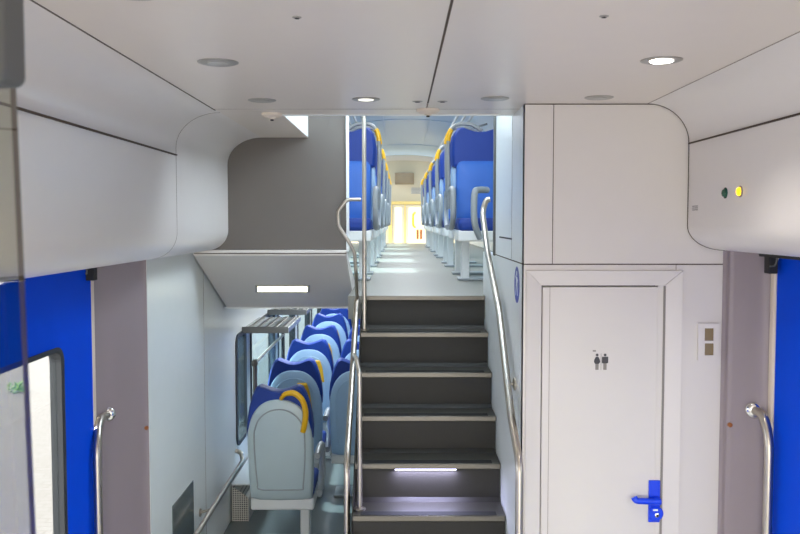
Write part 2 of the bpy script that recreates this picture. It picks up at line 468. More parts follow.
# ------------------------------------------------------------ blue side doors
def side_door(X, sgn, y0, y1, name, z1):
    """two leaves, each with a rounded window"""
    d = struct(empty(name, (X, y1, 0)))
    w = y1 - y0
    for k, (a0, a1) in enumerate(((y0, y0 + w / 2 - 0.006), (y0 + w / 2 + 0.006, y1))):
        win = rrect(a0 + 0.30, a1 - (0.345 if sgn < 0 else 0.42), 0.30, E - 0.533, 0.07)
        outer = rrect(a0, a1, 0.02, z1, 0.02, 3)
        lf = MB().prism(outer, X, X + sgn * 0.04, 'x', holes=[win]).build('door_leaf', M['blue'], d)
        gin = rrect(a0 + 0.335, a1 - (0.38 if sgn < 0 else 0.455), 0.335, E - 0.553, 0.05)
        MB().prism(win, X - sgn * 0.006, X + sgn * 0.044, 'x', holes=[gin]).build('gasket', M['gasket'], lf)
        MB().prism(gin, X + sgn * 0.015, X + sgn * 0.022, 'x').build('pane', M['glass'], lf)
    return d
door_left = side_door(-1.45, -1, 0.90, 3.975, 'door_2', E - 0.20)
door_right = side_door(1.59, 1, 0.50, 3.575, 'door_3', E - 0.155)
# dark gap over the doors
struct(MB().box(-1.50, -1.40, 0.5, 4.02, E - 0.197, E - 0.183).build('trim_8', M['black']))
struct(MB().box(1.53, 1.64, 0.5, 3.62, E - 0.150, E - 0.131).build('trim_9', M['black']))
struct(MB().box(-1.5, 1.6, -2.06, -2.0, 1.5, E + HC).build('wall_back', M['wall']))  # unseen upper rear wall, added to keep light from behind low
# near side walls beyond the doors
struct(MB().box(-1.52, -1.45, -1.9, 0.88, 0, E - 0.183).build('wall_left', M['wall']))
struct(MB().box(1.59, 1.66, -1.9, 0.48, 0, E - 0.131).build('wall_right', M['wall']))

def hinge(c, sgn, door):
    x, y, z = c
    MB().box(x - 0.018, x + 0.020, y - 0.02, y + 0.03, z - 0.012, z + 0.075).build('hinge_block', M['black'], door, bevel=0.004)
    MB().tube(round_path([(x - 0.016, y - 0.024, z + 0.02), (x + sgn * 0.008, y - 0.024, z + 0.022), (x + sgn * 0.012, y - 0.024, z + 0.06), (x + sgn * 0.03, y - 0.024, z + 0.065)], 0.02), 0.004, 8).build('hinge_arm', M['bracket'], door, smooth=True)
hinge((-1.432, 3.93, E - 0.263), -1, door_left)
hinge((1.555, 3.555, E - 0.208), 1, door_right)

# ------------------------------------------------------------ grab bars by the doors
def grab(path, fl, axis, label):
    o = tag(empty('grab_bar', Vector(path[-1])), label, 'grab bar', None)
    MB().tube(round_path(path, 0.07, 8), 0.0195, 16).build('bar', M['steel'], o, smooth=True)
    MB().disc(fl, axis, [(0.036, 0), (0.036, 0.006), (0.030, 0.014), (0.018, 0.018)]).build('flange', M['chrome'], o, smooth=True)
ft = P(108, 414, Y=4.13)
k2 = P(96.5, 440, X=-1.34)
tx = P(97.5, 470, Y=3.93)
grab([ft + Vector((0, -0.004, 0)), (ft.x - 0.01, 4.03, ft.z - 0.005), (tx.x, 3.93, ft.z - 0.10), (tx.x, 3.93, 0.55), (tx.x - 0.06, 4.02, 0.45)], ft, (0.3, -1, 0), 'bent steel grab bar on the pillar beside the left blue door')
ft = P(754, 410, Y=3.655)
tx = P(768.5, 470, Y=3.53)
grab([ft + Vector((0, -0.004, 0)), (ft.x + 0.01, 3.575, ft.z - 0.005), (tx.x, 3.53, ft.z - 0.10), (tx.x, 3.53, 0.55), (tx.x + 0.02, 3.62, 0.45)], ft, (-0.3, -1, 0), 'bent steel grab bar on the pillar beside the right blue door')
def latch(c, label, sgn):
    tag(MB().disc(c, (0, -1, 0), [(0.010, -0.006), (0.010, 0.004), (0.006, 0.006)], 16).build('door_latch', M['rust'], smooth=True), label, 'latch')
latch(P(146.5, 428, Y=4.325), 'small orange-brown latch on the left pillar edge', -1)
latch(P(730, 425, Y=3.735), 'small orange-brown latch on the right pillar edge', 1)

# ------------------------------------------------------------ lavatory block
tw = struct(MB().prism([(XW, 0), (XR, 0), (XR, E + HC + 0.09), (XW, E + HC + 0.09)], ZT, ZT + 0.05, 'y', holes=[[(P(541, 0, Y=ZT).x, 0.05), (P(663, 0, Y=ZT).x, 0.05), (P(663, 0, Y=ZT).x, P(600, 285.5, Y=ZT).z), (P(541, 0, Y=ZT).x, P(600, 285.5, Y=ZT).z)]]).build('wall_back', M['wall']))
def strip_px(x0, y0, x1, y1, m, name, parent, t=0.0015, Y=ZT):
    a = P(x0, y0, Y=Y); b = P(x1, y1, Y=Y)
    return MB().box(min(a.x, b.x), max(a.x, b.x), Y - t, Y + 0.004, min(a.z, b.z), max(a.z, b.z)).build(name, m, parent)
zs = E + HS - 0.012
MB().box(XW, 1.45, ZT - 0.0015, ZT + 0.004, zs, zs + 0.005).build('panel_joint', M['seam'], tw)
MB().box(XW, 1.45, ZT - 0.0015, ZT + 0.004, E + HC - 0.004, E + HC).build('panel_joint', M['seam'], tw)
x = P(553, 190, Y=ZT).x
MB().box(x - 0.0015, x + 0.0015, ZT - 0.0015, ZT + 0.004, zs, E + HC).build('panel_joint', M['seam'], tw)
x = P(676, 268, Y=ZT).x
MB().box(x - 0.0015, x + 0.0015, ZT - 0.0012, ZT + 0.004, P(600, 270, Y=ZT).z, zs).build('panel_joint', M['seamlight'], tw)

# stair-side wall of the block
sw = struct(MB().box(XW, XW + 0.05, ZT + 0.001, 4.93, 0.0, E + 1.45).build('wall_right', M['wallcool']))
MB().box(XW - 0.0015, XW + 0.004, ZT + 0.01, 4.92, zs, zs + 0.005).build('panel_joint', M['seam'], sw)
q0 = P(511, 114, X=XW)
q = P(512, 200, X=XW)
MB().box(XW - 0.0012, XW + 0.004, q.y - 0.002, q.y + 0.002, zs + 0.008, E + HC).build('panel_joint', M['seamlight'], sw)
a, b = P(499.5, 237, X=XW), P(512, 237, X=XW)
MB().box(XW - 0.0015, XW + 0.004, b.y, a.y, a.z - 0.004, a.z + 0.004).build('slot', M['black'], sw)
struct(MB().box(XW, XW + 0.05, 4.932, 5.62, 0.0, E - 0.20).build('wall_right', M['wallcool'], bevel=0.006))
struct(MB().box(XW - 0.012, XW + 0.045, 4.90, 4.945, E - 0.20, E + 1.45).build('trim_10', M['bracket'], bevel=0.006))
struct(MB().box(XW + 0.05, XW + 0.9, 4.931, 4.96, UF, E + 1.45).build('wall_right', M['wallcool']))

# lavatory door
dr = struct(empty('door_1', (P(600, 500, Y=ZT).x, ZT, 0.0)))
ox0, ox1 = P(525, 400, Y=ZT).x, P(680, 400, Y=ZT).x
ix0, ix1 = P(540.5, 400, Y=ZT).x, P(663, 400, Y=ZT).x
oz, iz = P(600, 270.5, Y=ZT).z, P(600, 285.5, Y=ZT).z
def cham(pts_o, pts_i, y0, y1, name, parent):
    # mitred frame member: outer edge flush, inner edge set deeper
    b = MB(); n = len(pts_o)
    v = [(p[0], y0, p[1]) for p in pts_o] + [(p[0], y1, p[1]) for p in pts_i] + [(p[0], ZT + 0.01, p[1]) for p in pts_o] + [(p[0], ZT + 0.04, p[1]) for p in pts_i]
    b.poly(v, [(0, 1, 3, 2), (4, 6, 7, 5), (0, 4, 5, 1), (2, 3, 7, 6), (0, 2, 6, 4), (1, 5, 7, 3)])
    return b.build(name, M['wall'], parent)
g = 0.0015
cham([(ox0 + 0.002, 0.0), (ox0 + 0.002, oz)], [(ix0, 0.0), (ix0, iz)], ZT - 0.012, ZT - 0.004, 'door_frame', dr)
cham([(ox0 + 0.002 + g, oz), (ox1, oz)], [(ix0 + g, iz + g), (ix1 - g, iz + g)], ZT - 0.012, ZT - 0.004, 'door_frame', dr)
cham([(ox1, 0.0), (ox1, oz - g)], [(ix1, 0.0), (ix1, iz)], ZT - 0.012, ZT - 0.004, 'door_frame', dr)
leaf = MB().box(ix0 + 0.005, ix1 - 0.008, ZT + 0.003, ZT + 0.035, 0.02, iz - 0.006).build('door_leaf', M['wall'], dr, bevel=0.004)
x = P(549, 400, Y=ZT).x
MB().box(x - 0.001, x + 0.001, ZT + 0.002, ZT + 0.006, 0.02, iz - 0.006).build('edge_strip', M['seamlight'], leaf)
MB().box(ix1 - 0.006, ix1 + 0.003, ZT - 0.006, ZT + 0.002, 0.02, iz - 0.002).build('door_gap', M['midink'], dr)
MB().box(ix0 - 0.02, ix1 + 0.02, ZT + 0.051, ZT + 0.056, 0.0, iz + 0.03).build('gap_light_block', M['ink'], dr)  # unseen sheet added to stop light coming through the gap above the leaf
YD = ZT + 0.003
# handle
hp0, hp1 = P(648.5, 480, Y=YD), P(659, 521.5, Y=YD)
hd = MB().prism([(hp0.x, hp1.z), (hp1.x, hp1.z), (hp1.x, hp0.z), (hp0.x, hp0.z)], YD - 0.010, YD, 'y').build('handle', M['blueh'], leaf, bevel=0.002)
pv = P(655.5, 499, Y=YD); tipp = P(632, 498, Y=YD)
b = MB().disc((pv.x, YD - 0.009, pv.z), (0, -1, 0), [(0.015, 0), (0.015, 0.022), (0.012, 0.026)])
b.tube(round_path([(pv.x + 0.012, YD - 0.034, pv.z), (pv.x - 0.02, YD - 0.036, pv.z), (tipp.x + 0.008, YD - 0.036, tipp.z - 0.001), (tipp.x, YD - 0.030, tipp.z + 0.014)], 0.012), 0.0145, 12)
b.build('lever', M['blueh'], leaf, smooth=True)
lk = P(655, 512.5, Y=YD)
kb = MB().disc((lk.x, YD - 0.009, lk.z), (0, -1, 0), [(0.033, 0), (0.033, 0.008), (0.028, 0.012)]).build('lock_turn', M['blueh'], leaf, smooth=True)
q = P(654.0, 508.5, Y=YD)
MB().box(q.x - 0.011, q.x + 0.011, YD - 0.0225, YD - 0.020, q.z - 0.004, q.z + 0.004).build('lock_window', M['signwhite'], leaf)
q = P(655.5, 513.6, Y=YD)
MB().disc((q.x, YD - 0.021, q.z), (0, -1, 0), [(0.010, 0), (0.010, 0.004), (0.006, 0.005)], 20).build('key_cylinder', M['chrome'], leaf, smooth=True)
MB().disc((q.x, YD - 0.0255, q.z), (0, -1, 0), [(0.0045, 0), (0.0045, 0.002)], 12).build('keyhole', M['black'], leaf)

# lavatory sign: two figures
def figure(cx, top, hgt, skirt, parent):
    b = MB(); u = hgt
    b.disc((cx, YD - 0.0005, top - 0.085 * u), (0, -1, 0), [(0.085 * u, 0), (0.085 * u, 0.0008)], 18)
    if skirt: body = [(-0.08, 0.80), (0.08, 0.80), (0.17, 0.62), (0.19, 0.50), (0.16, 0.42), (0.10, 0.37), (-0.10, 0.37), (-0.16, 0.42), (-0.19, 0.50), (-0.17, 0.62)]
    else: body = [(-0.19, 0.80), (0.19, 0.80), (0.19, 0.42), (0.10, 0.40), (-0.10, 0.40), (-0.19, 0.42)]
    b.prism([(cx + p[0] * u, top - u + p[1] * u) for p in body], YD - 0.0012, YD, 'y')
    o = b.build('sign_figure', M['ink'], parent)
    lg = MB().prism([(cx - 0.10 * u, top - u), (cx + 0.10 * u, top - u), (cx + 0.10 * u, top - 0.60 * u), (cx - 0.10 * u, top - 0.60 * u)], YD - 0.0009, YD, 'y')
    lg.build('sign_legs', M['midink'], o)
f0 = P(597, 353.5, Y=YD); fb = P(597, 369.8, Y=YD)
figure(P(597, 362, Y=YD).x, f0.z, f0.z - fb.z, True, leaf)
figure(P(605, 362, Y=YD).x, f0.z, f0.z - fb.z, False, leaf)
q = P(601, 362, Y=YD)
MB().box(q.x - 0.0008, q.x + 0.0008, YD - 0.001, YD, fb.z, f0.z).build('sign_bar', M['midink'], leaf)
q = P(594.3, 351, Y=YD)
MB().box(q.x - 0.007, q.x + 0.007, YD - 0.001, YD, q.z - 0.003, q.z + 0.004).build('sign_mark', M['midink'], leaf)

# switch plate
a, b_ = P(697.5, 323, Y=ZT), P(718, 360, Y=ZT)
ic = tag(empty('control_panel', ((a.x + b_.x) / 2, ZT, b_.z)), 'white wall plate with two small dark windows right of the lavatory door', 'panel')
wins = []
for (y0_, y1_) in ((328, 340.5), (343, 355)):
    c_, d_ = P(703.7, y1_, Y=ZT), P(713, y0_, Y=ZT); wins.append(rrect(c_.x, d_.x, c_.z, d_.z, 0.002, 2))
pf = MB().prism(rrect(a.x, b_.x, b_.z, a.z, 0.004, 3), ZT - 0.012, ZT - 0.0002, 'y', holes=wins).build('plate', M['wall'], ic)
for w in wins: MB().prism(w, ZT - 0.006, ZT - 0.001, 'y').build('dark_window', M['display'], ic)

# blue round sticker on the stair-side wall
cen = P(517, 284, X=XW)
top = P(517, 266.5, X=XW); bot = P(517, 303, X=XW)
rz = (top.z - bot.z) / 2; yc = cen.y; zc = (top.z + bot.z) / 2
ry = abs(P(514.0, 284, X=XW).y - P(520, 284, X=XW).y) / 2
st = tag(empty('round_sign', (XW, yc, zc - rz)), 'round blue pictogram sticker on the wall right of the stairs', 'sign')
def edisc(ry, rz, x, th, yc=yc, zc=zc, n=32):
    return MB().loops([[Vector((xx, yc + ry * math.cos(2 * math.pi * k / n), zc + rz * math.sin(2 * math.pi * k / n))) for k in range(n)] for xx in (x, x - th)])
edisc(rz, rz, XW - 0.0002, 0.001).build('disc', M['signblue'], st)
b = MB()
b.loops([[Vector((xx, yc + 0.012 * math.cos(k * .5236), zc + rz * 0.62 + 0.012 * math.sin(k * .5236))) for k in range(12)] for xx in (XW - 0.001, XW - 0.0020)])
for pts in ([(-0.016, 0.038), (0.016, 0.038), (0.020, -0.002), (-0.020, -0.002)], [(-0.036, 0.024), (-0.014, 0.034), (-0.012, 0.024), (-0.034, 0.012)],
            [(0.034, 0.046), (0.014, 0.030), (0.018, 0.022), (0.040, 0.038)], [(-0.020, 0.0), (-0.004, 0.0), (-0.024, -0.052), (-0.036, -0.048)], [(0.004, 0.0), (0.020, 0.0), (0.038, -0.048), (0.026, -0.054)]):
    b.prism([(yc + p[0], zc + p[1]) for p in pts], XW - 0.0020, XW - 0.001, 'x')
b.build('pictogram', M['signwhite'], st)

# ------------------------------------------------------------ staircase
SX0, SX1 = -0.246, XW - 0.004
RISE, RUN, Z1 = 0.209, 0.226, 5.46
stc = tag(empty('staircase', (0.15, 3.6, 0)), 'dark grey staircase with metal-edged steps up to the upper deck', 'staircase')
tops = [(Z1 - RUN * i, UF - RISE * i) for i in range(9)]
for i, (yy, zz) in enumerate(tops):
    nb = RISE if i < 8 else zz
    if i > 0:
        MB().box(SX0, SX1, yy + 0.012, yy + RUN + 0.02, zz - 0.02, zz).build('tread', M['tread'], stc)
    MB().box(SX0, SX1, yy + 0.02, yy + 0.035, zz - nb, zz - 0.022).build('riser', M['riser'], stc)
    MB().box(SX0, SX1, yy - 0.004, yy + 0.022, zz - 0.027, zz + 0.003).build('nosing', M['alu'], stc, bevel=0.004)
    if i > 0:
        gi = MB().box(SX0 + 0.04, SX1 - 0.045, yy + 0.004, yy + 0.062, zz + 0.0005, zz + 0.0050)
        gi.build('grip_strip', M['insert'], stc)
# cove line where tread meets riser
for i in range(1, 9):
    yy, zz = tops[i]
    MB().prism([(yy + RUN - 0.004, zz), (yy + RUN + 0.021, zz), (yy + RUN + 0.021, zz + 0.022)], SX0, SX1, 'x').build('cove', M['riser'], stc)
# side plates
def stringer(x0, x1, up, dn):
    pts = [(Z1 + 0.02, UF + up)] + [(3.60, UF + up - RISE / RUN * (Z1 + 0.02 - 3.60))] + [(3.60, 0.0), (3.78, 0.0)] + [(Z1 + 0.02, UF - dn)]
    return MB().prism(pts, x0, x1, 'x')
stringer(SX0 - 0.007, SX0 - 0.001, -0.045, 0.42).build('side_plate', M['riser'], stc)
# lit strip below the fifth edge
yy, zz = tops[4]
la = P(395, 469, Y=yy + 0.012); lb = P(456, 469, Y=yy + 0.012)
MB().box(la.x, lb.x, yy - 0.002, yy + 0.008, zz - 0.032, zz - 0.027).build('step_light', M['strip'], stc)
area('step_lamp', ((la.x + lb.x) / 2, yy + 0.001, zz - 0.034), (R(-22), 0, 0), lb.x - la.x, 0.010, 2.2, (0.62, 0.62, 1.0))

# left stair handrail with a loop at its head, and two posts
lr = tag(empty('handrail', (-0.29, 4.2, 0.0)), 'steel handrail on the left of the stairs, with a loop at its top', 'handrail')
k0 = P(346.8, 463, Y=4.50); k1 = P(349.5, 420, Y=4.75); k2 = P(353.5, 355, Y=5.10); k3 = P(357, 300, Y=5.42)
k4 = P(352, 252, Y=5.22); k5 = P(348.5, 240, Y=5.2); k6 = P(338.5, 226, Y=5.2); k7 = P(338, 211, Y=5.2); k8 = P(347, 199.5, Y=5.2); k9 = P(360.5, 199.5, Y=5.22)
kb_ = Vector((k0.x + 0.0, k0.y - 0.01, 0.05))
MB().tube(round_path([kb_, k0, k1, k2, k3], 0.10, 6), 0.0175, 14).build('rail', M['steel'], lr, smooth=True)
MB().tube(round_path([k3, P(356, 272, Y=5.26), P(354.5, 252, Y=5.22), P(348.5, 241, Y=5.2), k6, k7, k8, k9], 0.022, 5), 0.0115, 12).build('end_loop', M['steel'], lr, smooth=True)
MB().disc((kb_.x, kb_.y, 0.0), (0, 0, 1), [(0.04, 0.0), (0.04, 0.01), (0.025, 0.05), (0.0185, 0.055)]).build('flange', M['steel'], lr, smooth=True)
def post(px, y, z0, z1, r, label):
    x = P(px, 330, Y=y).x
    o = tag(empty('stair_post', (x, y, z0)), label, 'post')
    MB().tube([(x, y, z0 + 0.006), (x, y, z1)], r, 14).build('pole', M['steel'], o, smooth=True)
    MB().disc((x, y, z0 + 0.001), (0, 0, 1), [(0.030, 0), (0.030, 0.008), (0.020, 0.012)]).build('flange', M['steel'], o, smooth=True)
    return o
post(364.5, tops[1][0] + 0.10, tops[1][1], UC - 0.35, 0.0135, 'tall slim steel post standing on the second step and rising to the ceiling')
pz = P(359.0, 372, Y=tops[5][0] + 0.10)
px_, py_, pb_ = P(359.5, 330, Y=tops[5][0] + 0.10).x, tops[5][0] + 0.10, tops[5][1]
MB().tube([(px_, py_, pb_ + 0.008), (px_, py_, pz.z)], 0.0125, 14).build('rail_post', M['steel'], lr, smooth=True)
MB().disc((px_, py_, pb_ + 0.002), (0, 0, 1), [(0.030, 0), (0.030, 0.008), (0.020, 0.012)]).build('flange', M['steel'], lr, smooth=True)
MB().tube(round_path([pz - Vector((0, 0, 0.02)), pz, pz.lerp(k2, 0.5) + Vector((0, 0, 0.03)), k2], 0.05), 0.0123, 12).build('rail_post', M['steel'], lr, smooth=True)
# right handrail
rr = tag(empty('handrail', (0.50, 4.2, 0.0)), 'steel handrail on the white wall to the right of the stairs', 'handrail')
p0 = P(519.5, 463, Y=3.62); p1 = P(511.6, 420, Y=3.80); p2 = P(499, 310, Y=4.42); p3 = P(487, 250, Y=4.95); p4 = P(482.5, 212, Y=5.22); p5 = P(489.5, 200, Y=5.17)
pts = [Vector((p0.x + 0.0, 3.60, 0.05)), p0, p1, p2, p3, p4, Vector((p4.x + 0.02, 5.22, p5.z)), Vector((XW + 0.0, 5.22, p5.z + 0.005))]
MB().tube(round_path(pts, 0.06, 6), 0.0175, 14).build('rail', M['steel'], rr, smooth=True)
MB().disc((p0.x, 3.60, 0.0), (0, 0, 1), [(0.04, 0.0), (0.04, 0.01), (0.025, 0.05), (0.0185, 0.055)]).build('flange', M['steel'], rr, smooth=True)
br = P(515.5, 384, X=XW)
b = MB().disc((XW - 0.001, br.y, br.z), (-1, 0, 0), [(0.030, 0), (0.030, 0.007), (0.016, 0.012)])
b.tube([(XW - 0.008, br.y, br.z), (0.515, br.y, br.z + 0.0), (0.500, br.y - 0.0, br.z + 0.02)], 0.008, 10)
b.build('rail_bracket', M['steel'], rr, smooth=True)

# ------------------------------------------------------------ ceiling fittings
def downlight(px, py, r, lens, label, grp='round ceiling downlights'):
    c = P(px, py, H=HC)
    o = tag(empty('ceiling_light', (c.x, c.y, E + HC)), label, 'ceiling light')
    c = Vector((c.x, c.y, E + HC - 0.0003))
    MB().disc(c, (0, 0, -1), [(r, 0), (r, 0.002), (r * 0.86, 0.005), (r * 0.62, 0.003)]).build('ring', M['lampring'], o, smooth=True)
    MB().disc(c, (0, 0, -1), [(r * 0.56, 0.0032), (r * 0.52, 0.0055), (r * 0.2, 0.0065)]).build('lens', lens, o, smooth=True)
    if lens is M['lampon'] or lens is M['lampdim']:
        l = bpy.data.lights.new('lamp_glow', 'SPOT'); l.energy = 15 if lens is M['lampon'] else 3; l.spot_size = R(120); l.spot_blend = 1
        l.shadow_soft_size = 0.03; l.color = (1, 0.97, 0.92)
        lo = bpy.data.objects.new('lamp_glow', l); COL.objects.link(lo); lo.parent = o; lo.location = (0, 0, -0.02)
downlight(218, 62, 0.066, M['lampoff'], 'unlit round downlight, nearest on the left part of the ceiling')
downlight(262, 100, 0.060, M['lampoff'], 'unlit round downlight above the grey wall, in the far row')
downlight(366, 99, 0.060, M['lampdim'], 'faintly glowing round downlight in the far row, left of the ceiling seam')
downlight(495, 98.3, 0.060, M['lampoff'], 'unlit round downlight in the far row, just right of the ceiling seam')
downlight(599, 97.3, 0.060, M['lampoff'], 'unlit round downlight in the far row above the lavatory door')
downlight(661.5, 60, 0.066, M['lampon'], 'bright lit round downlight on the right part of the ceiling')
downlight(134, -8, 0.066, M['lampon'], 'lit round downlight at the top left edge of the picture')
def dome(px, py, Y, label, w=0.055):
    c = P(px, py, H=HC)
    o = tag(MB().disc((c.x, c.y, E + HC - 0.0003), (0, 0, -1), [(w, 0), (w, 0.008), (w * 0.7, 0.018), (w * 0.35, 0.020), (w * 0.28, 0.026), (0.008, 0.028)]).build('smoke_detector', M['beige'], smooth=True), label, 'smoke detector')
    MB().disc((c.x, c.y, E + HC - 0.027), (0, 0, -1), [(0.008, 0), (0.008, 0.008)], 12).build('sensor_tip', M['ink'], o)
dome(428, 109.5, 0, 'small beige ceiling detector at the stairwell edge, right of the upper aisle centre')
dome(272, 113.5, 0, 'small beige ceiling detector above the grey wall on the left', 0.05)
def screw(px, py, r, label, grp, m='ink'):
    c = P(px, py, H=HC)
    o = tag(empty('ceiling_socket', (c.x, c.y, E + HC)), label, 'ceiling fitting')
    MB().disc((c.x, c.y, E + HC - 0.0002), (0, 0, -1), [(r, 0), (r, 0.0015), (r * 0.7, 0.003)], 18).build('rim', M['lampring'], o, smooth=True)
    MB().disc((c.x, c.y, E + HC - 0.003), (0, 0, -1), [(r * 0.5, 0), (r * 0.5, 0.0015)], 14).build('hole', M['black'], o)
screw(297, 17, 0.012, 'small dark round hole in the left ceiling panel', None)
screw(604, 16, 0.012, 'small dark round hole in the right ceiling panel', None)
screw(417.5, 101.3, 0.022, 'small round nozzle left of the ceiling seam end', None)
screw(442.5, 101.3, 0.022, 'small round nozzle right of the ceiling seam end', None)

# indicator lamps on the right cowl
def indicator(px, py, m, label):
    c = P(px, py, X=1.276)
    o = tag(empty('indicator_lamp', c), label, 'indicator lamp')
    MB().disc(c + Vector((0.001, 0, 0)), (-1, 0, 0), [(0.022, 0), (0.022, 0.003), (0.017, 0.006)], 20).build('bezel', M['midink'] if m is M['amber'] else M['green'], o, smooth=True)
    MB().disc(c - Vector((0.0045, 0, 0)), (-1, 0, 0), [(0.0165, 0), (0.013, 0.007), (0.005, 0.010)], 20).build('lens', m, o, smooth=True)
indicator(725.5, 193, M['green'], 'dark green unlit indicator lamp on the right header panel')
indicator(740.5, 191.5, M['amber'], 'glowing amber indicator lamp on the right header panel')
q = P(695, 208, X=1.276)
mk = tag(empty('warning_mark', (1.276, q.y, q.z - 0.015)), 'tiny grey printed mark on the right header panel', 'marking')
for dz in (-0.010, -0.002, 0.006):
    MB().box(1.2745, 1.2762, q.y - 0.035, q.y - 0.005, q.z + dz, q.z + dz + 0.004).build('print_line', M['midink'], mk)
    MB().box(1.2745, 1.2762, q.y + 0.003, q.y + 0.033, q.z + dz, q.z + dz + 0.004).build('print_line', M['midink'], mk)

# ------------------------------------------------------------ glazed screen near the camera, left
e0 = P(13, 90, Y=0.92); e1 = P(33, 534, Y=0.92)
dirn = Vector((-0.30, -0.95, 0)).normalized()
scr = tag(empty('glass_screen', (e1.x, 0.92, 1.2)), 'tinted glass screen at the left edge of the picture', 'glass screen')
def ext(p, q, z):
    t = (z - p.z) / (q.z - p.z); return p + (q - p) * t
ztop, zbot = E + 0.55, 1.3
et, eb = ext(e0, e1, E + 0.45), ext(e0, e1, zbot)
th = Vector((0.004, -0.001, 0))
pan = [et, eb, eb + dirn * 0.55, et + dirn * 0.55]
MB().loops([[p for p in pan], [p + th for p in pan]]).build('pane', M['pane'], scr)
MB().tube([et, eb], 0.003, 8).build('edge_seal', M['brownedge'], scr, smooth=True)
c0_, c1_ = P(-30, 90, Y=0.92), P(29, 90, Y=0.92)
pts = rrect(c0_.x, c1_.x, c1_.z, E + HC, 0.012, 5)
pts = [(p[0], p[1]) for p in pts]
MB().prism(pts, 0.86, 0.92, 'y').build('hanger_bracket', M['bracket'], scr, bevel=0.01)
MB().box(c0_.x, c0_.x + 0.03, 0.3, 0.34, 0, E + HC).build('stanchion', M['bracket'], scr, bevel=0.01)

# ------------------------------------------------------------ side walls with windows
def window_wall(X, sgn, y0, y1, z0, z1, wz0, wz1, wins, name, wm, winno, th=0.06):
    holes = [rrect(a, b, wz0, wz1, 0.09) for a, b in wins]
    w = struct(MB().prism([(y0, z0), (y1, z0), (y1, z1), (y0, z1)], X, X + sgn * th, 'x', holes=holes).build(name, M[wm]))
    for h, (a, b) in zip(holes, wins):
        n = winno[0]; winno[0] += 1
        wd = struct(empty('window_%d' % n, (X, (a + b) / 2, wz0)))
        inner = rrect(a + 0.035, b - 0.035, wz0 + 0.035, wz1 - 0.035, 0.07)
        MB().prism(h, X - sgn * 0.012, X + sgn * th, 'x', holes=[inner]).build('window_frame', M['gasket'], wd)
        MB().prism(inner, X - sgn * 0.002, X + sgn * 0.004, 'x').build('pane', M['glasscool'], wd)
    return w
wn = [1]
window_wall(XL, -1, 6.622, 17.0, 0, LCE, 0.50, 1.40, [(6.66, 7.10), (7.32, 8.75), (8.98, 10.4), (10.7, 12.1), (12.4, 13.9)], 'wall_left', 'wallcool', wn)
struct(MB().box(XL - 0.06, XL, ZB + 0.05, 6.50, E - 0.18, E + 1.08).build('wall_left', M['wallcool']))
window_wall(XL, -1, 6.502, FAR, UF, E + 1.08, UF + 0.45, UF + 1.25, [(7.55 + 2.12 * i, 9.25 + 2.12 * i) for i in range(5)], 'wall_left', 'wallcool', wn)
window_wall(XR, 1, 4.97, FAR, UF, E + 1.08, UF + 0.45, UF + 1.25, [(7.55 + 2.12 * i, 9.25 + 2.12 * i) for i in range(5)], 'wall_right', 'wallcool', wn)
struct(MB().box(XR, XR + 0.06, 3.84, 17.0, 0, LCE).build('wall_right', M['wallcool']))
struct(MB().box(XL, XR, 17.0, 17.06, 0, LCE).build('wall_front', M['wallcool']))
struct(MB().box(XL, -0.30, 6.27, 17.0, LCE - 0.012, LCE - 0.001).build('ceiling', M['wallcool']))

# upper ceiling, arched
prof = [(XL, E + 1.08)] + arc(0.1, E + 1.08, 1.40, 0.42, 180, 0, 24)[1:-1] + [(XR, E + 1.08)]
top2 = [(p[0], p[1] + 0.05) for p in prof]
uc = struct(MB().prism(prof + top2[::-1], 4.2, FAR + 0.9, 'y').build('ceiling', M['upceil'], smooth=True))
for yj in (8.6, 12.6, 16.7):
    MB().prism([(p[0], p[1] - 0.0) for p in prof[1:-1]] + [(p[0], p[1] - 0.008) for p in prof[1:-1]][::-1], yj, yj + 0.02, 'y').build('ceiling_rib', M['upceil'], uc)
for xj in (-0.25, 0.45):
    zz = E + 1.08 + 0.42 * math.sqrt(1 - ((xj - 0.1) / 1.4) ** 2)
    MB().box(xj - 0.01, xj + 0.01, 4.3, FAR, zz - 0.012, zz + 0.01).build('ceiling_rib', M['upceil'], uc)
# closing wall above the lip
struct(MB().box(-0.60, XW + 0.05, 4.15, 4.17, E + HC + 0.09, E + 1.45).build('wall_front', M['wallcool']))

# far bulkhead and its double door
YF = 19.5
fpts = [(XL, 0.6), (XR, 0.6)] + [(p[0], p[1]) for p in prof[::-1]]
fw = struct(MB().prism(fpts, YF, YF + 0.06, 'y').build('wall_front', M['farwall']))
MB().prism([(p[0], p[1] - 0.0) for p in prof[1:-1]] + [(p[0], p[1] - 0.12) for p in prof[1:-1]][::-1], YF - 0.05, YF, 'y').build('arch_trim', M['beige'], fw)
def at(px, py): q = P(px, py, Y=YF); return q.x, q.z
def fbox(x0, y0, x1, y1, t, m, name, parent, t0=0.0):
    a0, b0 = at(x0, y0); a1, b1 = at(x1, y1)
    return MB().box(a0, a1, YF - t, YF - t0, min(b0, b1), max(b0, b1)).build(name, M[m], parent)
fd = struct(empty('door_4', (at(410, 243)[0], YF, 0.6)))
x0_, x1_ = at(392, 205)[0], at(428, 205)[0]; zt_ = at(400, 204.5)[1]
MB().prism([(x0_ - 0.08, 0.62), (x1_ + 0.08, 0.62), (x1_ + 0.08, zt_ + 0.07), (x0_ - 0.08, zt_ + 0.07)], YF - 0.07, YF - 0.001, 'y', holes=[[(x0_, 0.70), (x1_, 0.70), (x1_, zt_), (x0_, zt_)]]).build('door_frame', M['tan'], fd)
M['farlit'] = mat('lit_far_glazing', (255, 236, 180), 0.3, noise=0, emit=(255, 226, 160), estr=0.6)
xm = at(405, 220)[0]
